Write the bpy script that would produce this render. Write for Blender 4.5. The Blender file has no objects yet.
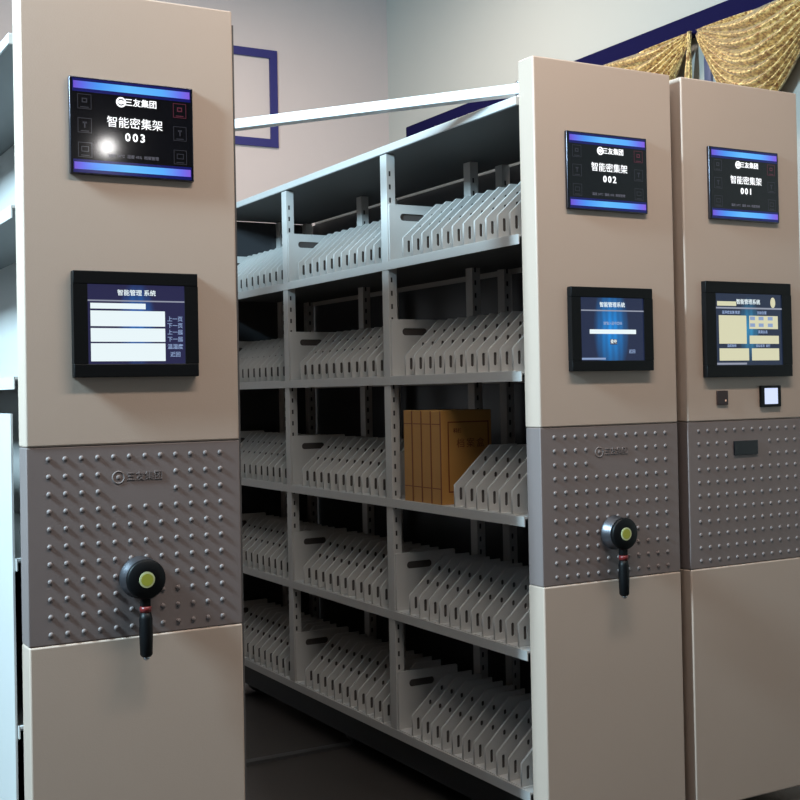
import bpy, bmesh, math, random
from mathutils import Matrix, Vector
random.seed(4)
PI = math.pi
sc = bpy.context.scene
COL = sc.collection
EYE = 1.40

# ------------------------------------------------------------------ materials
MATS = {}
def pbr(name, col, rough=.5, metal=0., emit=None, estr=0., noise=0., nscale=6., bump=0., bscale=60., spec=None, coat=0.):
    if name in MATS: return MATS[name]
    m = bpy.data.materials.new(name); m.use_nodes = True
    nt = m.node_tree; b = nt.nodes['Principled BSDF']
    b.inputs['Base Color'].default_value = (*col, 1)
    b.inputs['Roughness'].default_value = rough
    b.inputs['Metallic'].default_value = metal
    if spec is not None: b.inputs['Specular IOR Level'].default_value = spec
    if coat: b.inputs['Coat Weight'].default_value = coat
    if emit:
        b.inputs['Emission Color'].default_value = (*emit, 1)
        b.inputs['Emission Strength'].default_value = estr
    tc = nt.nodes.new('ShaderNodeTexCoord')
    if noise:
        n = nt.nodes.new('ShaderNodeTexNoise'); n.inputs['Scale'].default_value = nscale; n.inputs['Detail'].default_value = 5
        mx = nt.nodes.new('ShaderNodeMix'); mx.data_type = 'RGBA'
        mx.inputs[6].default_value = (*[c * (1 - noise) for c in col], 1)
        mx.inputs[7].default_value = (*[min(1, c * (1 + noise)) for c in col], 1)
        nt.links.new(tc.outputs['Object'], n.inputs['Vector'])
        nt.links.new(n.outputs['Fac'], mx.inputs[0]); nt.links.new(mx.outputs[2], b.inputs['Base Color'])
    if bump:
        n = nt.nodes.new('ShaderNodeTexNoise'); n.inputs['Scale'].default_value = bscale; n.inputs['Detail'].default_value = 4
        bp = nt.nodes.new('ShaderNodeBump'); bp.inputs['Strength'].default_value = bump; bp.inputs['Distance'].default_value = .01
        nt.links.new(tc.outputs['Object'], n.inputs['Vector'])
        nt.links.new(n.outputs['Fac'], bp.inputs['Height']); nt.links.new(bp.outputs['Normal'], b.inputs['Normal'])
    MATS[name] = m
    return m

BEIGE = pbr('beige_paint', (.55, .415, .335), .42, noise=.03, nscale=3, bump=.05, bscale=300)
GREY = pbr('grey_textured_plate', (.225, .175, .165), .48, noise=.05, nscale=9, bump=.05, bscale=250)
FRAMEW = pbr('pale_shelf_paint', (.60, .57, .545), .45, noise=.03, nscale=8)
RACKW = pbr('white_plate_paint', (.66, .635, .61), .5, noise=.02, nscale=8)
SLOT = pbr('slot_dark', (.035, .028, .028), .8)
DARKP = pbr('dark_side_sheet', (.055, .055, .06), .30, noise=.1, nscale=4)
UNDER_SHADE = pbr('underside_shade_grey', (.10, .10, .10), .6)  # shade put into the colour beneath the shelves and top cover
SEAL = pbr('grey_rubber_seal', (.10, .09, .09), .6)
HOLE_SHADE = pbr('hole_shade_dark', (.085, .07, .065), .8)  # dark colour standing in for the shade inside the rack holes
CHASSIS = pbr('chassis_dark', (.03, .03, .03), .6)
BLACK = pbr('black_plastic', (.004, .004, .0045), .45, spec=.2)
DARKM = pbr('dark_bezel_metal', (.10, .10, .12), .25, metal=1)
GLASSB = pbr('black_glass', (.004, .004, .006), .06)
CHROME = pbr('chrome', (.62, .62, .64), .22, metal=1)
STEELG = pbr('grey_steel', (.17, .17, .19), .35, metal=.9)
RED = pbr('red_ring', (.16, .015, .015), .35)
YEL = pbr('yellow_sticker', (.42, .43, .05), .5)
YELR = pbr('pale_yellow_ring', (.62, .65, .35), .5)
NAVY = pbr('navy_cloth', (.006, .005, .045), .85, spec=.1, bump=.1, bscale=80)
NAVYP = pbr('navy_wall_paint', (.022, .020, .14), .5)
PALEB = pbr('arm_paint', (.85, .86, .87), .3)

def emis(name, col, s=1.):
    if name in MATS: return MATS[name]
    m = bpy.data.materials.new(name); m.use_nodes = True
    nt = m.node_tree; b = nt.nodes['Principled BSDF']
    b.inputs['Base Color'].default_value = (.004, .004, .006, 1); b.inputs['Roughness'].default_value = .12
    b.inputs['Emission Color'].default_value = (*col, 1); b.inputs['Emission Strength'].default_value = s
    MATS[name] = m; return m

def ramp_emis(name, stops, s, axis=0, w=.3):
    """light strip whose own LEDs shift colour along its length (object space)"""
    m = bpy.data.materials.new(name); m.use_nodes = True
    nt = m.node_tree; b = nt.nodes['Principled BSDF']
    b.inputs['Base Color'].default_value = (.004, .004, .006, 1); b.inputs['Roughness'].default_value = .12
    tc = nt.nodes.new('ShaderNodeTexCoord'); sp = nt.nodes.new('ShaderNodeSeparateXYZ')
    mr = nt.nodes.new('ShaderNodeMapRange'); mr.inputs[1].default_value = -w / 2; mr.inputs[2].default_value = w / 2
    cr = nt.nodes.new('ShaderNodeValToRGB'); el = cr.color_ramp.elements
    el[0].position, el[0].color = stops[0][0], (*stops[0][1], 1)
    el[1].position, el[1].color = stops[-1][0], (*stops[-1][1], 1)
    for p, c in stops[1:-1]:
        e = el.new(p); e.color = (*c, 1)
    nt.links.new(tc.outputs['Object'], sp.inputs[0]); nt.links.new(sp.outputs[axis], mr.inputs[0])
    nt.links.new(mr.outputs[0], cr.inputs[0]); nt.links.new(cr.outputs[0], b.inputs['Emission Color'])
    b.inputs['Emission Strength'].default_value = s
    MATS[name] = m; return m

LED = ramp_emis('blue_light_bar', [(0, (.16, .08, .62)), (.07, (.12, .14, .8)), (.2, (.07, .30, .9)), (.45, (.12, .50, 1)), (.75, (.10, .42, 1)), (.92, (.15, .16, .85)), (1, (.22, .10, .7))], 1.0, 0, .294)
LEDG = emis('blue_light_rim', (.004, .005, .11), 1.)
WTXT = emis('white_text', (.95, .96, .98), 1.5)
FTXT = emis('faint_text', (.12, .12, .15), 1.)
ICON = emis('touch_icon_line', (.030, .030, .038), 1.)
ICONR = emis('touch_icon_red', (.10, .02, .035), 1.)
CREAM = emis('cream_panel', (.70, .68, .46), .95)
WHITEP = emis('white_field', (.86, .97, 1.0), .95)
SCRDIM = emis('screen_slate', (.035, .033, .075), 1.)
CYANT = emis('cyan_text', (.25, .34, .55), 1.)
GREYLN = emis('screen_rule', (.28, .30, .38), 1.)
SCANW = emis('scanner_white', (.62, .70, .95), 1.1)

def screen_mat(name, base, mid, cx, wid, s=1.):
    """display picture: dark blue field with a lighter vertical glow of its own pixels in the middle"""
    m = bpy.data.materials.new(name); m.use_nodes = True
    nt = m.node_tree; b = nt.nodes['Principled BSDF']
    b.inputs['Base Color'].default_value = (.004, .004, .006, 1); b.inputs['Roughness'].default_value = .15
    tc = nt.nodes.new('ShaderNodeTexCoord'); mp = nt.nodes.new('ShaderNodeMapping')
    mp.inputs['Location'].default_value = (-cx / wid, 0, 0); mp.inputs['Scale'].default_value = (1 / wid, 1, 1 / (wid * 2.2))
    g = nt.nodes.new('ShaderNodeTexGradient'); g.gradient_type = 'SPHERICAL'
    n = nt.nodes.new('ShaderNodeTexWave'); n.inputs['Scale'].default_value = 14; n.inputs['Distortion'].default_value = 2
    mul = nt.nodes.new('ShaderNodeMath'); mul.operation = 'MULTIPLY'
    mr = nt.nodes.new('ShaderNodeMapRange'); mr.inputs[3].default_value = .75; mr.inputs[4].default_value = 1.1
    mx = nt.nodes.new('ShaderNodeMix'); mx.data_type = 'RGBA'
    mx.inputs[6].default_value = (*base, 1); mx.inputs[7].default_value = (*mid, 1)
    nt.links.new(tc.outputs['Object'], mp.inputs[0]); nt.links.new(mp.outputs[0], g.inputs[0])
    nt.links.new(tc.outputs['Object'], n.inputs['Vector']); nt.links.new(n.outputs['Fac'], mr.inputs[0])
    nt.links.new(g.outputs['Fac'], mul.inputs[0]); nt.links.new(mr.outputs[0], mul.inputs[1])
    nt.links.new(mul.outputs[0], mx.inputs[0]); nt.links.new(mx.outputs[2], b.inputs['Emission Color'])
    b.inputs['Emission Strength'].default_value = s
    MATS[name] = m; return m
SCR3 = screen_mat('tablet_screen_violet', (.022, .022, .07), (.02, .16, .55), .0, .05)
SCR2 = screen_mat('tablet_screen_blue', (.012, .018, .055), (.01, .26, .75), -.005, .07)
SCR1 = screen_mat('tablet_screen_slate', (.012, .020, .050), (.03, .26, .50), .0, .05)

# ------------------------------------------------------------------ mesh helpers
def add_box(bm, x0, x1, y0, y1, z0, z1, mi=0, bev=0.):
    vs = [bm.verts.new(p) for p in [(x0,y0,z0),(x1,y0,z0),(x1,y1,z0),(x0,y1,z0),(x0,y0,z1),(x1,y0,z1),(x1,y1,z1),(x0,y1,z1)]]
    fs = [bm.faces.new([vs[i] for i in f]) for f in ((0,3,2,1),(4,5,6,7),(0,1,5,4),(1,2,6,5),(2,3,7,6),(3,0,4,7))]
    for f in fs: f.material_index = mi
    if bev:
        es = list({e for f in fs for e in f.edges})
        r = bmesh.ops.bevel(bm, geom=es, offset=bev, segments=3, profile=.5, affect='EDGES')
        for f in r['faces']: f.material_index = mi; f.smooth = True
def add_lathe(bm, prof, M=Matrix(), seg=32, mi=0, smooth=True):
    """prof: (r, h) pairs round local z"""
    rings = []
    for r, h in prof:
        if r < 1e-6: rings.append([bm.verts.new(M @ Vector((0, 0, h)))])
        else: rings.append([bm.verts.new(M @ Vector((r*math.cos(2*PI*k/seg), r*math.sin(2*PI*k/seg), h))) for k in range(seg)])
    for a, b in zip(rings, rings[1:]):
        for k in range(seg):
            k2 = (k+1) % seg
            if len(a) == 1 and len(b) == 1: continue
            if len(a) == 1: q = [a[0], b[k2], b[k]]
            elif len(b) == 1: q = [a[k], a[k2], b[0]]
            else: q = [a[k], a[k2], b[k2], b[k]]
            f = bm.faces.new(q); f.material_index = mi; f.smooth = smooth
def obj(name, bm, mats, parent=None, loc=(0,0,0), recalc=True):
    if recalc: bmesh.ops.recalc_face_normals(bm, faces=bm.faces)
    me = bpy.data.meshes.new(name); bm.to_mesh(me); bm.free()
    for m in (mats if isinstance(mats, (list, tuple)) else [mats]): me.materials.append(m)
    o = bpy.data.objects.new(name, me); COL.objects.link(o); o.location = loc
    if parent: o.parent = parent
    return o
def box(name, x0, x1, y0, y1, z0, z1, mat, parent=None, bev=0.):
    """box mesh whose origin is at the middle of the box"""
    c = ((x0+x1)/2, (y0+y1)/2, (z0+z1)/2)
    bm = bmesh.new(); add_box(bm, x0-c[0], x1-c[0], y0-c[1], y1-c[1], z0-c[2], z1-c[2], 0, bev)
    return obj(name, bm, mat, parent, c)
def tag(o, label=None, cat=None, group=None, kind=None):
    for k, v in (('label', label), ('category', cat), ('group', group), ('kind', kind)):
        if v: o[k] = v
    return o
def thing(name, label, cat, loc=(0,0,0), group=None):
    o = bpy.data.objects.new(name, None); COL.objects.link(o); o.location = loc
    return tag(o, label, cat, group)
def curve_mesh(cu):
    o = bpy.data.objects.new('tmp', cu); COL.objects.link(o)
    me = bpy.data.meshes.new_from_object(o.evaluated_get(bpy.context.evaluated_depsgraph_get()))
    bpy.data.objects.remove(o); bpy.data.curves.remove(cu)
    return me
def plate_mesh(outlines, th):
    """flat sheet with holes in local XZ, thickness th along Y"""
    cu = bpy.data.curves.new('c', 'CURVE'); cu.dimensions = '2D'; cu.fill_mode = 'BOTH'; cu.extrude = th/2
    for pts in outlines:
        s = cu.splines.new('POLY'); s.points.add(len(pts)-1)
        for p, q in zip(s.points, pts): p.co = (q[0], q[1], 0, 1)
        s.use_cyclic_u = True
    me = curve_mesh(cu)
    me.transform(Matrix(((1,0,0,0),(0,0,-1,0),(0,1,0,0),(0,0,0,1))))
    return me
def text(s, size, mat, parent, loc, name='lettering', rotz=0., align='CENTER', depth=.0004, bold=.0, gap=1.):
    cu = bpy.data.curves.new('t', 'FONT'); cu.body = s; cu.size = size; cu.align_x = align; cu.align_y = 'CENTER'
    cu.space_character = gap; cu.extrude = depth; cu.offset = bold; cu.resolution_u = 2
    me = curve_mesh(cu); me.transform(Matrix.Rotation(rotz, 4, 'Z') @ Matrix.Rotation(PI/2, 4, 'X'))
    me.materials.clear(); me.materials.append(mat)
    o = bpy.data.objects.new(name, me); COL.objects.link(o); o.location = loc; o.parent = parent
    return o
def rrect(x0, x1, z0, z1, r, n=4):
    out = []
    for cx, cz, a0 in ((x1-r, z0+r, -PI/2), (x1-r, z1-r, 0), (x0+r, z1-r, PI/2), (x0+r, z0+r, PI)):
        for k in range(n+1):
            a = a0 + PI/2*k/n; out.append((cx+r*math.cos(a), cz+r*math.sin(a)))
    return out

# ------------------------------------------------------------------ the hall
def struct(name, *a, **k): return tag(box(name, *a, **k), kind='structure')
WALLB = pbr('back_wall_plaster', (.60, .50, .475), .75, noise=.05, nscale=1.2, bump=.25, bscale=7)
WALLR = pbr('side_wall_plaster', (.52, .50, .455), .75, noise=.03, nscale=1.5, bump=.1, bscale=12)
WALLF = pbr('hall_plaster', (.16, .14, .13), .8, noise=.03, nscale=1.5)
CEILM = pbr('ceiling_white', (.45, .43, .42), .8)
FLOORM = pbr('floor_tile', (.045, .038, .034), .4, noise=.2, nscale=5)
XL, XR, YF, YB, ZC = -4.0, 5.0, -5.6, 8.9, 5.0
struct('floor', XL-.2, XR+.2, YF-.2, YB+.2, -.15, 0, FLOORM)
struct('ceiling', XL-.2, XR+.2, YF-.2, YB+.2, ZC, ZC+.15, CEILM)
struct('wall_back', XL-.2, XR+.2, YB, YB+.2, 0, ZC, WALLB)
struct('wall_right', XR, XR+.2, YF, YB, 0, ZC, WALLR)
struct('wall_front', XL-.2, XR+.2, YF-.2, YF, 0, ZC, WALLF)
bm = bmesh.new()
added_wins = [(-3.0, -1.0), (.9, 2.7)]  # unseen windows added to bring cool light from the left
add_box(bm, XL-.2, XL, YF, YB, 0, .9); add_box(bm, XL-.2, XL, YF, YB, 3.4, ZC)
add_box(bm, XL-.2, XL, YF, added_wins[0][0], .9, 3.4); add_box(bm, XL-.2, XL, added_wins[0][1], added_wins[1][0], .9, 3.4); add_box(bm, XL-.2, XL, added_wins[1][1], YB, .9, 3.4)
tag(obj('wall_left', bm, WALLF), kind='structure')
for i, (a, b) in enumerate(added_wins):
    bm = bmesh.new()
    for y0, y1, z0, z1 in ((a, b, .9, .96), (a, b, 3.34, 3.4), (a, a+.06, .96, 3.34), (b-.06, b, .96, 3.34), ((a+b)/2-.03, (a+b)/2+.03, .96, 3.34)):
        add_box(bm, XL-.14, XL-.07, y0, y1, z0, z1)
    tag(obj('window_%d' % (i+1), bm, PALEB), kind='structure')
# dark upright strip on the side wall seen between the two swags
box_t = struct('trim_1', XR-.02, XR, 5.13, 5.18, 2.2, 3.40, pbr('violet_grey_trim', (.16, .15, .24), .6))
# floor rails the cabinets roll on
n = 2
RAIL = pbr('rail_steel', (.25, .25, .25), .35, metal=.9)
for y in (3.35, 4.35, 5.35):
    struct('trim_%d' % n, .2, 3.9, y-.02, y+.02, 0, .012, RAIL); n += 1

# blue outline frame painted board on the back wall
fx0, fx1, fz0, fz1, ft = 2.60, 3.985, 3.352, 4.122, .064
bm = bmesh.new()
for a in ((fx0, fx1, fz1-ft, fz1), (fx0, fx1, fz0, fz0+ft), (fx0, fx0+ft, fz0+ft, fz1-ft), (fx1-ft, fx1, fz0+ft, fz1-ft)):
    add_box(bm, a[0], a[1], YB-.02, YB, a[2], a[3])
tag(obj('wall_frame', bm, NAVYP), 'navy blue rectangular outline frame on the beige back wall', 'wall frame')

# ------------------------------------------------------------------ pelmet and swags on the right wall
bm = bmesh.new(); add_box(bm, XR-.07, XR, 2.2, 8.50, 3.408, 3.525, 0, .008)
tag(obj('curtain_pelmet', bm, NAVY), 'dark navy pelmet board running along the grey side wall above the gold drapes', 'pelmet')

def gold_mat():
    m = bpy.data.materials.new('gold_satin'); m.use_nodes = True
    nt = m.node_tree; b = nt.nodes['Principled BSDF']
    b.inputs['Roughness'].default_value = .3; b.inputs['Metallic'].default_value = .3
    b.inputs['Sheen Weight'].default_value = .3
    tc = nt.nodes.new('ShaderNodeTexCoord')
    n = nt.nodes.new('ShaderNodeTexNoise'); n.inputs['Scale'].default_value = 55; n.inputs['Detail'].default_value = 6; n.inputs['Roughness'].default_value = .7
    r = nt.nodes.new('ShaderNodeValToRGB')
    r.color_ramp.elements[0].position = .40; r.color_ramp.elements[0].color = (.26, .085, .008, 1)
    r.color_ramp.elements[1].position = .60; r.color_ramp.elements[1].color = (1., .74, .30, 1)
    bp = nt.nodes.new('ShaderNodeBump'); bp.inputs['Strength'].default_value = .5; bp.inputs['Distance'].default_value = .01
    nt.links.new(tc.outputs['Object'], n.inputs['Vector']); nt.links.new(n.outputs['Fac'], r.inputs[0])
    nt.links.new(r.outputs[0], b.inputs['Base Color']); nt.links.new(n.outputs['Fac'], bp.inputs['Height'])
    nt.links.new(bp.outputs['Normal'], b.inputs['Normal'])
    return m
GOLD = gold_mat()
def swag(y_far, y_near, label, seed):
    """festoon hanging between two gathers; rows run from gather to gather"""
    rnd = random.Random(seed)
    t = thing('swag_curtain', label, 'curtain', (XR-.075, (y_far+y_near)/2, 3.42), 'gold swags under the pelmet')
    w = y_far - y_near; NS, NT = 48, 110
    ph = [rnd.uniform(-.25, .25) for _ in range(12)]
    bm = bmesh.new(); grid = []
    for j in range(NT+1):
        v = j/NT; row = []
        for i in range(NS+1):
            s = i/NS; sh = max(0., math.sin(PI*s))**.95
            sag = .01 + .56*v**.9
            k = 9.5*v; fold = abs(math.sin(PI*(k + ph[int(k) % 12]*math.sin(2*PI*s+k))))
            amp = .004 + .050*sh
            x = -.012 - amp*fold - .03*sh*math.sin(PI*v)
            z = -sag*sh - (1-sh)*.05*v
            y = (s-.5)*w*(1-.04*v) + .012*math.sin(7*v+3*s)
            row.append(bm.verts.new((x, y, z - .012*fold*sh)))
        grid.append(row)
    for j in range(NT):
        for i in range(NS):
            f = bm.faces.new((grid[j][i], grid[j][i+1], grid[j+1][i+1], grid[j+1][i])); f.smooth = True
    o = obj('drape', bm, GOLD, t, recalc=False)
    md = o.modifiers.new('thick', 'SOLIDIFY'); md.thickness = .003
    if seed != 1: return t
    bm = bmesh.new()                                   # gathered knot with a short hanging tail at the far end
    NA = 40
    rows = []
    for h, r in ((0, .018), (-.04, .020), (-.09, .016), (-.14, .022), (-.22, .032), (-.32, .038), (-.42, .041)):
        rows.append([bm.verts.new((-.02+.5*r*(1+.25*math.cos(6*a))*math.cos(a), -w/2+.014+.6*r*(1+.25*math.cos(6*a))*math.sin(a)-h*.06, h)) for a in [2*PI*k/NA for k in range(NA)]])
    for a, b in zip(rows, rows[1:]):
        for k in range(NA):
            f = bm.faces.new((a[k], a[(k+1) % NA], b[(k+1) % NA], b[k])); f.smooth = True
    bm.faces.new(rows[0]); bm.faces.new(rows[-1])
    obj('tail', bm, GOLD, t)
    return t
swag(6.15, 5.20, 'gold satin swag draped behind the middle cabinet, farther of the two seen', 1)
swag(5.17, 4.22, 'gold satin swag with deep curved folds above the cabinet numbered 001', 2)
swag(4.19, 3.24, 'gold satin swag nearest the camera, mostly past the right picture edge', 3)

# ------------------------------------------------------------------ mobile shelving cabinets
Y0 = 2.95                       # plane of the three end panels
BOX = .078                      # depth of the end box
BAYS = [3.869, 4.743, 5.617]    # uprights
LV = [.188, .612, 1.015, 1.454, 1.869]   # top faces of the shelves
TOP = 2.2875

def stud_plate(cx, hw, skip, root, emblem):
    bm = bmesh.new()
    add_box(bm, -hw, hw, 0, BOX-.006, -.2355, .2355, 0, .003)
    for r in range(11):
        for c in range(12):
            if r in (1, 2) and 4 <= c <= 7 and skip: continue
            x = -.2170 + c*.0394; z = .2065 - r*.0417
            M = Matrix.Translation((x, .001, z)) @ Matrix.Rotation(PI/2, 4, 'X')
            add_lathe(bm, [(.0066, 0), (.0060, .0028), (.0040, .0048), (0, .0055)], M, 12)
    o = obj('textured_plate', bm, GREY, root, (cx, Y0+.002, 1.048))
    o['label'] = 'grey plate with rows of raised studs'
    if emblem:
        e = text('三友集团', .023, GREY, o, (.018, -.0004, .155), 'embossed_emblem', depth=.0016)
        bm = bmesh.new(); M = Matrix.Translation((-.048, .001, .155)) @ Matrix.Rotation(PI/2, 4, 'X')
        add_lathe(bm, [(.0165, 0), (.0165, .002), (.0125, .002), (.0125, 0)], M, 28)
        add_lathe(bm, [(.007, 0), (.006, .002), (0, .0022)], M, 16)
        obj('emblem_ring', bm, GREY, o)
    return o

def rect_line(bm, cx, cz, w, h, t, y):
    for a in ((cx-w/2, cx+w/2, cz+h/2-t, cz+h/2), (cx-w/2, cx+w/2, cz-h/2, cz-h/2+t), (cx-w/2, cx-w/2+t, cz-h/2+t, cz+h/2-t), (cx+w/2-t, cx+w/2, cz-h/2+t, cz+h/2-t)):
        add_box(bm, a[0], a[1], y-.0004, y, a[2], a[3])

def number_display(cx, num, root):
    W, H = .312, .2365; zc = 2.0585
    bm = bmesh.new(); add_box(bm, -W/2, W/2, 0, .012, -H/2, H/2, 0, .002)
    rim = obj('number_display', bm, DARKM, root, (cx, Y0-.011, zc))
    rim['label'] = 'black glass number display with blue light bars, reading ' + num
    box('glass', -W/2+.003, W/2-.003, -.0012, .0, -H/2+.003, H/2-.003, GLASSB, rim)
    y = -.0013
    def U(u): return (u-.5)*W
    def V(v): return (.5-v)*H
    for v0, v1 in ((.035, .135), (.865, .965)):
        box('light_rim', U(.022), U(.978), y-.0003, y, V(v1+.02), V(v0-.015), LEDG, rim)
        m = .5*(v0+v1)
        box('light_bar', U(.03), U(.97), y-.0009, y-.0004, V(m+.037), V(m-.037), LED, rim)
    text('三友集团', .0205, WTXT, rim, (U(.565), y-.0006, V(.225)), 'brand_lettering', bold=.0002)
    bm = bmesh.new(); M = Matrix.Translation((U(.405), y, V(.225))) @ Matrix.Rotation(PI/2, 4, 'X')
    add_lathe(bm, [(.0125, 0), (.0125, .0005), (.0085, .0005), (.0085, 0)], M, 28)
    add_box(bm, U(.405)-.009, U(.405)+.009, y-.0006, y, V(.225)-.003, V(.225)+.003)
    add_lathe(bm, [(.0055, 0), (.0055, .0007), (0, .0007)], M, 20)
    obj('emblem', bm, WTXT, rim)
    text('智能密集架', .0285, WTXT, rim, (U(.515), y-.0006, V(.445)), 'title_lettering')
    text(num, .028, WTXT, rim, (U(.515), y-.0006, V(.59)), 'number_lettering', bold=.0006, gap=1.35)
    text('温度 24℃  湿度 45%  档案管理', .0095, FTXT, rim, (U(.5), y-.0006, V(.79)), 'small_lettering')
    for su, us in ((.115, 'l'), (.885, 'r')):
        for k, v in enumerate((.255, .50, .75)):
            bm = bmesh.new(); cx_, cz_ = U(su), V(v)
            rect_line(bm, cx_, cz_, .034, .036, .0013, y)
            if k == 0: rect_line(bm, cx_, cz_+.003, .013, .011, .0025, y)
            elif k == 1:
                add_box(bm, cx_-.0015, cx_+.0015, y-.0004, y, cz_-.006, cz_+.009); add_box(bm, cx_-.005, cx_+.005, y-.0004, y, cz_+.005, cz_+.009)
            else: rect_line(bm, cx_, cz_+.002, .018, .013, .0015, y)
            add_box(bm, cx_-.010, cx_+.010, y-.0004, y, cz_-.0145, cz_-.0125)
            obj('touch_icon', bm, ICONR if (us == 'r' and k == 0) else ICON, rim)
    return rim

def tablet(cx, zc, W, H, kind, root):
    SW, SH = (W*.78, H*.752)
    bm = bmesh.new()
    d, bt = .022, (W-SW)/2; bz = (H-SH)/2
    # bezel built as a ring with a recessed screen
    add_box(bm, -W/2, W/2, 0, d, SH/2, H/2, 0, .002); add_box(bm, -W/2, W/2, 0, d, -H/2, -SH/2, 0, .002)
    add_box(bm, -W/2, -SW/2, 0, d, -SH/2, SH/2); add_box(bm, SW/2, W/2, 0, d, -SH/2, SH/2)
    t = obj('control_tablet', bm, BLACK, root, (cx, Y0-d+.001, zc))
    y = .004
    def U(u): return (u-.5)*SW
    def V(v): return (.5-v)*SH
    scr = box('screen', -SW/2-.001, SW/2+.001, y, y+.004, -SH/2-.001, SH/2+.001, {3: SCR3, 2: SCR2, 1: SCR1}[kind], t)
    def block(name, u0, u1, v0, v1, mat, lift=.0006):
        return box(name, U(u0), U(u1), y-lift, y-.0001, V(v1), V(v0), mat, t)
    def lab(s, size, u, v, mat, name='screen_lettering'):
        return text(s, size, mat, t, (U(u), y-.0008, V(v)), name, depth=.0002, bold=.0002)
    if kind == 3:
        t['label'] = 'black framed touch screen with three white blocks'
        lab('智能管理 系统', .0155, .50, .105, WHITEP, 'title_lettering')
        block('rule', 0, 1, .195, .212, GREYLN); block('header_field', .03, .59, .235, .305, WHITEP)
        block('white_block', .03, .79, .33, .525, WHITEP); block('white_block', .03, .79, .55, .72, WHITEP); block('white_block', .03, .79, .74, .965, WHITEP)
        for v, s in ((.43, '上一页'), (.515, '下一页'), (.60, '上一层'), (.69, '下一层'), (.785, '温湿度'), (.885, '返回')):
            lab(s, .0135, .895, v, CYANT)
    elif kind == 2:
        t['label'] = 'black framed touch screen with a blue log-in page'
        lab('智能管理系统', .0165, .50, .115, WHITEP, 'title_lettering')
        block('rule', 0, 1, .195, .215, GREYLN); lab('请输入登录密码', .0105, .50, .41, CYANT)
        block('entry_bar', .14, .87, .505, .575, WHITEP); block('button', .455, .565, .66, .745, SCRDIM); lab('登录', .0125, .51, .70, WHITEP)
        lab('返回', .013, .80, .86, CYANT); block('status_line', .01, .38, .955, .985, CYANT)
    else:
        t['label'] = 'large black framed touch screen with cream information panels'
        lab('智能管理系统', .018, .49, .115, WHITEP, 'title_lettering')
        block('rule', 0, 1, .19, .212, GREYLN); block('cream_field', .03, .31, .11, .172, CREAM)
        bm = bmesh.new(); M = Matrix.Translation((U(.865), y, V(.115))) @ Matrix.Rotation(PI/2, 4, 'X') @ Matrix.Diagonal((.8, 1.25, 1, 1))
        add_lathe(bm, [(.014, 0), (.014, .0006), (0, .0006)], M, 24); obj('cream_badge', bm, CREAM, t)
        lab('温湿度监测 数据', .011, .23, .265, CYANT); lab('当前位置', .011, .69, .265, CYANT)
        block('cream_panel', .05, .455, .305, .70, CREAM)
        block('cream_panel', .50, .935, .305, .49, CREAM)
        for v in (.345, .44):
            for u in (.53, .66, .80): block('table_cell', u-.02, u+.055, v-.028, v+.022, CYANT, .0009)
        lab('通道信息', .011, .70, .535, CYANT); block('cream_panel', .50, .945, .585, .70, CREAM)
        lab('温度曲线', .010, .23, .73, CYANT); lab('设备状态  运行', .010, .70, .73, CYANT)
        block('cream_panel', .05, .485, .765, .935, CREAM); block('cream_panel', .53, .945, .765, .935, CREAM)
        block('status_line', 0, .45, .965, .992, GREYLN)
    return t

def crank(cx, root):
    z = .956
    bm = bmesh.new(); M = Matrix.Translation((0, 0, 0)) @ Matrix.Rotation(PI/2, 4, 'X')
    add_lathe(bm, [(.052, 0), (.052, .006), (.047, .012), (.044, .030), (.040, .036), (0, .036)], M, 40)
    base = obj('crank_handle', bm, STEELG, root, (cx, Y0-.002, z)); base['label'] = 'black folding crank handle on a steel hub'
    bm = bmesh.new(); add_lathe(bm, [(.030, .034), (.046, .037), (.0485, .043), (.0485, .051), (.045, .055), (.020, .056), (0, .056)], M, 40)
    obj('hub_cap', bm, BLACK, base)
    bm = bmesh.new(); add_lathe(bm, [(.0195, .0555), (.0195, .0575), (.0150, .0577)], M, 28, 1, False); add_lathe(bm, [(.0150, .0560), (.0150, .0580), (0, .0580)], M, 28, 0, False)
    s = obj('sticker', bm, [YEL, YELR], base)
    bm = bmesh.new()
    add_box(bm, -.011, .011, -.050, -.030, -.072, -.040, 0, .003)
    obj('folding_joint', bm, BLACK, base)
    D = Matrix.Translation((0, -.041, -.066)) @ Matrix.Rotation(PI, 4, 'X')
    bm = bmesh.new(); add_lathe(bm, [(0, 0), (.0135, 0), (.0145, .006), (.0135, .014), (0, .014)], D, 24); obj('red_collar', bm, RED, base)
    bm = bmesh.new(); add_lathe(bm, [(0, .013), (.0125, .013), (.0160, .03), (.0165, .075), (.0150, .117), (.0110, .122), (0, .122)], D, 24); obj('grip', bm, BLACK, base)
    bm = bmesh.new(); add_lathe(bm, [(0, .121), (.0085, .121), (.0085, .127), (.004, .131), (0, .132)], D, 20)
    obj('chrome_tip', bm, CHROME, base)

def post_mesh(h, side):
    """perforated upright: outer face towards the aisle, slots in the face towards the camera"""
    bm = bmesh.new(); add_box(bm, -.018, .018, -.023, .023, 0, h, 0, .0015)
    z = .05
    while z < h-.04:
        add_box(bm, -.008, -.001, -.0234, -.022, z, z+.018, 1); z += .048
    me = bpy.data.meshes.new('upright'); bmesh.ops.recalc_face_normals(bm, faces=bm.faces); bm.to_mesh(me); bm.free()
    me.materials.append(FRAMEW); me.materials.append(SLOT); return me
POST = post_mesh(TOP-.03-.16, 0)

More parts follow.
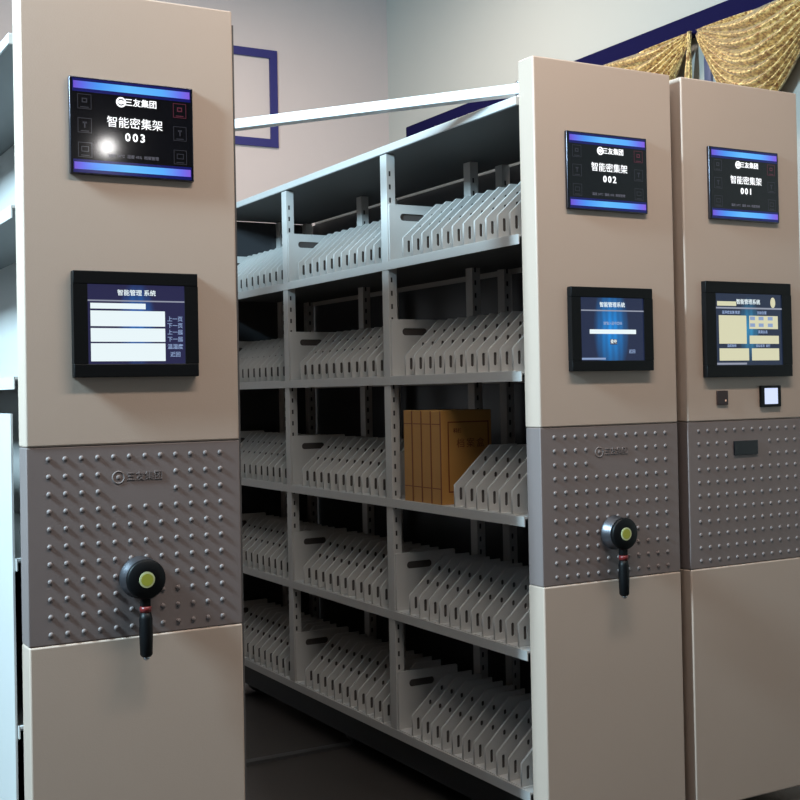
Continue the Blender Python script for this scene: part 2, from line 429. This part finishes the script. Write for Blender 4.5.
def cabinet(x0, x1, num, label, emblem=True, open_side=True, xfront=None):
    cx = (x0+x1)/2; hw = (x1-x0)/2
    r = thing('mobile_shelving_cabinet', label, 'shelving cabinet', (cx, Y0, 0), 'mobile shelving cabinets')
    r0 = (cx, Y0, 0)
    def P(o):                                   # parts are written in world metres, then hung on the thing
        o.location = (o.location[0]-r0[0], o.location[1]-r0[1], o.location[2]-r0[2]); o.parent = r; return o
    P(box('upper_panel', x0, x1, Y0, Y0+BOX, 1.284, 2.393, BEIGE, None, .005))
    P(box('lower_panel', x0, x1, Y0, Y0+BOX, .045, .812, BEIGE, None, .005))
    P(stud_plate(cx, hw, True, None, emblem))
    P(number_display(cx-.001, num, None))
    # body
    for y in BAYS:
        for x in (x0+.012, x0+.372, x1-.020):
            o = bpy.data.objects.new('upright', POST); COL.objects.link(o); o.location = (x, y, .16); P(o)
    yend = BAYS[-1]+.023
    for z in LV:
        bm = bmesh.new(); xa, xb, ya, yb = x0-.009, x1-.004, Y0+BOX+.001, yend
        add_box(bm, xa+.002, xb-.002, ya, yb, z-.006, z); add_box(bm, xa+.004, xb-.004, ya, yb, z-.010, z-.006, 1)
        add_box(bm, xa, xa+.003, ya, yb, z-.030, z, 0); add_box(bm, xb-.003, xb, ya, yb, z-.030, z, 0)
        P(obj('shelf', bm, [FRAMEW, UNDER_SHADE]))
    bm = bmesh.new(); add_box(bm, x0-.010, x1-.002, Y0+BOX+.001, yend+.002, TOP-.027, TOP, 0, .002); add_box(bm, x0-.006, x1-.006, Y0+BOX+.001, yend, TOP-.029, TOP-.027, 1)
    P(obj('top_cover', bm, [FRAMEW, UNDER_SHADE]))
    P(box('edge_seal', x1, x1+.008, Y0+.012, Y0+.035, .05, 2.36, SEAL))
    P(box('chassis', x0+.03, x1-.03, Y0+BOX, yend, .055, .158, CHASSIS))
    for y in (3.35, 4.35, 5.35):
        for x in (x0+.09, x1-.09):
            bm = bmesh.new()
            add_lathe(bm, [(0, -.018), (.043, -.018), (.043, .018), (0, .018)], Matrix.Translation((x-cx, y-Y0, .055)) @ Matrix.Rotation(PI/2, 4, 'X'), 20)
            obj('wheel', bm, STEELG, r)
    P(box('rear_panel', x0, x1 + (.022 if x1 < 3 else 0), yend+.003, yend+.02, .06, TOP-.031, DARKP))
    return r, P

c3, P3 = cabinet(.659, 1.198, '003', 'beige mobile shelving cabinet on the left, its display numbered 003', True)
P3(tablet(.9275, 1.5775, .314, .2575, 3, None))
hub3 = bpy.data.objects.new('x', None)
crank(0, c3); 
c2, P2 = cabinet(2.152, 2.689, '002', 'beige mobile shelving cabinet in the middle, numbered 002, with open shelves of racks', True)
P2(tablet(2.4195, 1.578, .317, .255, 2, None))
crank(0, c2)
bpy.data.objects.remove(hub3)
for r in (c3, c2):
    for o in r.children:
        if o.name.startswith('crank_handle'): o.location = (0, -.002, .956)
c1, P1 = cabinet(2.733, 3.258, '001', 'beige mobile shelving cabinet at the right edge, its display numbered 001', False)
P1(tablet(2.994, 1.5815, .385, .311, 1, None))
P1(box('side_sheet', 2.717, 2.722, Y0+BOX+.002, BAYS[-1]+.12, .17, TOP-.032, DARKP))
P3(box('side_sheet', .6435, .6485, Y0+BOX+.012, BAYS[-1]+.02, .17, 1.365, FRAMEW))
P3(box('light_block_sheet', .915, .919, Y0+BOX+.002, BAYS[-1]+.02, .17, TOP-.032, FRAMEW))  # unseen sheet added inside cabinet 003 to block light towards the aisle
# card slot, fingerprint scanner and black window of cabinet 001
cs = P1(box('card_slot', 2.857, 2.9035, Y0-.006, Y0+.001, 1.336, 1.3825, pbr('brown_black_plastic', (.035, .015, .013), .35), None, .001))
box('slot_light', .009, .014, -.0045, -.0033, -.012, -.006, emis('amber_light', (.55, .35, .25), 1.), cs)
scn = P1(box('scanner', 3.049, 3.141, Y0-.010, Y0+.001, 1.325, 1.396, BLACK, None, .002))
scn['label'] = 'small black scanner with a glowing white window'
box('scanner_window', -.031, .029, -.0065, -.0054, -.026, .027, SCANW, scn)
bw = P1(box('black_window', 2.9295, 3.0355, Y0-.003, Y0+.003, 1.1695, 1.2165, GLASSB, None, .001))
bw['label'] = 'small black glass window in the studded plate'

# ------------------------------------------------------------------ swinging arm bridging two cabinets above the aisle
p0 = Vector((2.185, 3.062, 0)); p1 = Vector((1.09, 4.56, 0))
d = (p1-p0); L = d.length; ang = math.atan2(d.y, d.x)
arm = thing('cable_bridge_arm', 'white metal bar bridging the aisle from cabinet 002 across to cabinet 003', 'bar', (p0.x, p0.y, TOP))
arm.rotation_euler = (0, 0, ang)
bm = bmesh.new(); add_box(bm, -.02, L+.02, -.022, .022, .014, .046, 0, .003); obj('bar', bm, PALEB, arm)
for x in (0, L):
    bm = bmesh.new(); add_lathe(bm, [(0, 0), (.017, 0), (.017, .014), (.011, .014), (.011, .049), (.014, .049), (.014, .055), (0, .056)], Matrix.Translation((x, 0, 0)), 20)
    obj('hinge_pin', bm, CHROME, arm)

# ------------------------------------------------------------------ file divider racks
DEP, HT = .250, .198
def divider_mesh():
    out = [(0, 0), (DEP, 0), (DEP, HT), (.142, HT), (0, .070)]
    holes = [rrect(.017, .029, .020, .062, .005, 3), rrect(.068, .080, .100, .117, .005, 3), rrect(.117, .129, .144, .161, .005, 3), rrect(.150, .164, .075, .100, .005, 3)]
    return folded_mesh('divider', out, holes)
def folded_mesh(name, out, holes):
    """sheet folded double: a pierced front face, a dark sheet coloured as shade behind the holes, a plain back face"""
    bm = bmesh.new()
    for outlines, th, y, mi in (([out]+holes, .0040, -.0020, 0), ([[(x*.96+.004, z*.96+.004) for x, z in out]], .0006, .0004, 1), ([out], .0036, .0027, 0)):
        me = plate_mesh(outlines, th); me.transform(Matrix.Translation((0, y, 0)))
        n0 = len(bm.faces); bm.from_mesh(me); bm.faces.ensure_lookup_table()
        for f in bm.faces[n0:]: f.material_index = mi
        bpy.data.meshes.remove(me)
    me = bpy.data.meshes.new(name); bm.to_mesh(me); bm.free()
    me.materials.append(RACKW); me.materials.append(HOLE_SHADE); return me
DIV = divider_mesh()
END = folded_mesh('end_plate', rrect(0, DEP, 0, HT+.006, .006), [rrect(.045, .150, .146, .172, .0125, 6)])  # handle slot backed by the same shade-coloured sheet
def rack_proto(n, first=.102, step=.0660, endplate=True):
    r = thing('file_divider_rack', '', 'file rack')
    length = first + step*(n-1) + .015
    bm = bmesh.new(); add_box(bm, 0, DEP, -length, 0, 0, .0025); add_box(bm, DEP-.0025, DEP, -length, 0, .0025, .16)
    obj('tray', bm, RACKW, r)
    if endplate:
        o = bpy.data.objects.new('end_plate', END); COL.objects.link(o); o.parent = r; o.location = (0, -.0046, .0026)
    for k in range(n):
        o = bpy.data.objects.new('divider', DIV); COL.objects.link(o); o.parent = r; o.location = (0, -(first+k*step), .0026)
    return r
def copy_tree(o, parent=None):
    c = o.copy(); COL.objects.link(c); c.parent = parent
    for ch in o.children: copy_tree(ch, c)
    return c
XS = 2.150
names_l = ['bottom', 'fourth', 'middle', 'second', 'top']
bays = ['nearest bay of cabinet 002', 'second bay of cabinet 002', 'far bay beside cabinet 003']
first = None
for bi, yb in enumerate(BAYS):
    for li, z in enumerate(LV):
        if bi == 0 and li == 2: continue
        if first is None: first = rr = rack_proto(11)
        else: rr = copy_tree(first)
        rr.location = (XS, yb-.0245, z+.0002)
        lab = 'white file divider rack on the %s shelf, %s' % (names_l[li], bays[bi])
        tag(rr, lab, 'file rack', 'file divider racks on the shelves of cabinet 002')
rs = rack_proto(6, .010, .0660, False)
rs.location = (XS, 3.442, LV[2]+.0002)
tag(rs, 'short white file divider rack beside the brown file boxes on the middle shelf', 'file rack')

# ------------------------------------------------------------------ brown archive boxes
KRAFT = pbr('brown_kraft_card', (.50, .24, .06), .6, noise=.08, nscale=14)
KRAFTR = pbr('reddish_print', (.20, .045, .015), .6)
bw_, bh_, bd_ = .0615, .318, .204
def book(label, covers):
    t = thing('archive_box', label, 'file box', group='brown archive boxes on the middle shelf')
    bm = bmesh.new(); add_box(bm, 0, bd_, -bw_, 0, 0, bh_, 0, .002); obj('case', bm, KRAFT, t)
    bm = bmesh.new()
    for z in (.052, .270): add_box(bm, -.0004, .0002, -bw_+.002, -.002, z, z+.003)
    add_box(bm, -.0006, .0002, -bw_+.0003, -bw_+.0065, .002, bh_-.002)
    obj('spine_print', bm, KRAFTR, t)
    if covers:
        bm = bmesh.new(); rect_line(bm, .110, .160, .166, .240, .0045, -bw_+.0002)
        obj('cover_frame', bm, KRAFTR, t)
        text('档案盒', .034, KRAFTR, t, (.118, -bw_-.0003, .204), 'cover_lettering', gap=1.35)
        text('科技', .017, KRAFTR, t, (.066, -bw_-.0003, .248), 'cover_lettering', bold=.0003)
    return t
lbl = ['brown card archive box farthest left of the four, next to the upright', 'brown card archive box second from the left of the four',
       'brown card archive box third from the left, behind the front one', 'brown card archive box foremost of the four, its lettered cover facing forward']
for k in range(4):
    b = book(lbl[k], k == 3); b.location = (XS+.002, 3.766 - k*.0632, LV[2]+.0002)

# ------------------------------------------------------------------ lamps of the hall
def area(name, loc, rot, sx, sy, power, col):
    l = bpy.data.lights.new(name, 'AREA'); l.shape = 'RECTANGLE'; l.size = sx; l.size_y = sy; l.energy = power; l.color = col
    o = bpy.data.objects.new(name, l); COL.objects.link(o); o.location = loc; o.rotation_euler = rot; return o
WARM = (1, .90, .80); COOL = (.55, .83, 1.)
for i, (a, b) in enumerate(added_wins):
    area('added_daylight', (XL-.18, (a+b)/2, 2.15), (0, -PI/2, 0), 2.4, b-a-.1, (8, 16)[i], COOL)  # cool light added behind the unseen windows
lamps = [(1.9, 1.75, 3.75, 2.6, .2, 66, 'long hanging lamp over the hall in front of the cabinets'),
         (-1.9, 2.66, 3.50, .3, .9, 450, 'wide tilted hanging lamp left of cabinet 003'),
         (3.0, 6.6, 4.7, 1.0, 1.0, 112, 'square hanging lamp near the back wall')]
for x, y, z, sx, sy, p, lab in lamps:
    t = thing('ceiling_lamp', lab, 'ceiling lamp', (x, y, z), 'ceiling lamps')
    bm = bmesh.new(); add_box(bm, -sx/2, sx/2, -sy/2, sy/2, .01, .07, 0, .004)
    obj('housing', bm, pbr('lamp_housing', (.6, .6, .6), .5), t)
    for u in (-sx*.4, sx*.4):
        if 'tilted' in lab: u *= .2
        box('suspension_rod', u-.006, u+.006, -.006, .006, .03, ZC-z, CHROME, t)
    rot = (0, 0, 0)
    if 'tilted' in lab:
        rot = Vector((4.0, .55, -1.45)).to_track_quat('-Z', 'Y').to_euler()
        t.children[0].rotation_euler = rot
    area('lamp_light', (x, y, z), rot, sx*.96, sy*.96, p, COOL if 'tilted' in lab else WARM)
# round hanging lamp far behind the viewer: it mirrors in the glass of display 003
gl = thing('pendant_lamp', 'round glowing pendant lamp hanging behind the viewer', 'lamp', (3.19, -5.0, 3.66))
bm = bmesh.new(); add_lathe(bm, [(0, -.07)] + [(.07*math.sin(a), -.07*math.cos(a)) for a in [PI*k/16 for k in range(1, 16)]] + [(0, .07)], Matrix(), 28)
obj('globe', bm, emis('pendant_globe', (1, .97, .95), 60.), gl)
bm = bmesh.new(); add_lathe(bm, [(0, .065), (.006, .065), (.006, ZC-3.66), (0, ZC-3.66)], Matrix(), 8); obj('cord', bm, BLACK, gl)

# ------------------------------------------------------------------ world, camera, view
w = bpy.data.worlds.new('world'); sc.world = w; w.use_nodes = True
w.node_tree.nodes['Background'].inputs[0].default_value = (.7, .8, 1, 1); w.node_tree.nodes['Background'].inputs[1].default_value = .6
yaw, pit, rol, foc = .517, .0127, .0196, 1224.7
fw = Vector((math.sin(yaw)*math.cos(pit), math.cos(yaw)*math.cos(pit), math.sin(pit)))
rt = Vector((math.cos(yaw), -math.sin(yaw), 0)); up = rt.cross(fw)
R = math.cos(rol)*rt - math.sin(rol)*up; Uv = math.sin(rol)*rt + math.cos(rol)*up
cam = bpy.data.cameras.new('camera'); co = bpy.data.objects.new('camera', cam); COL.objects.link(co)
cam.sensor_width = 36; cam.sensor_fit = 'HORIZONTAL'; cam.lens = foc/800*36; cam.clip_start = .05; cam.shift_y = -.03
M = Matrix.Identity(4)
for i in range(3): M[i][0], M[i][1], M[i][2] = R[i], Uv[i], -fw[i]
M[2][3] = EYE
co.matrix_world = M
sc.camera = co
vs = sc.view_settings
vs.view_transform = 'Standard'; vs.look = 'None'; vs.gamma = 1; vs.use_curve_mapping = False; vs.exposure = 0
sc.cycles.use_denoising = True
sc.cycles.max_bounces = 8
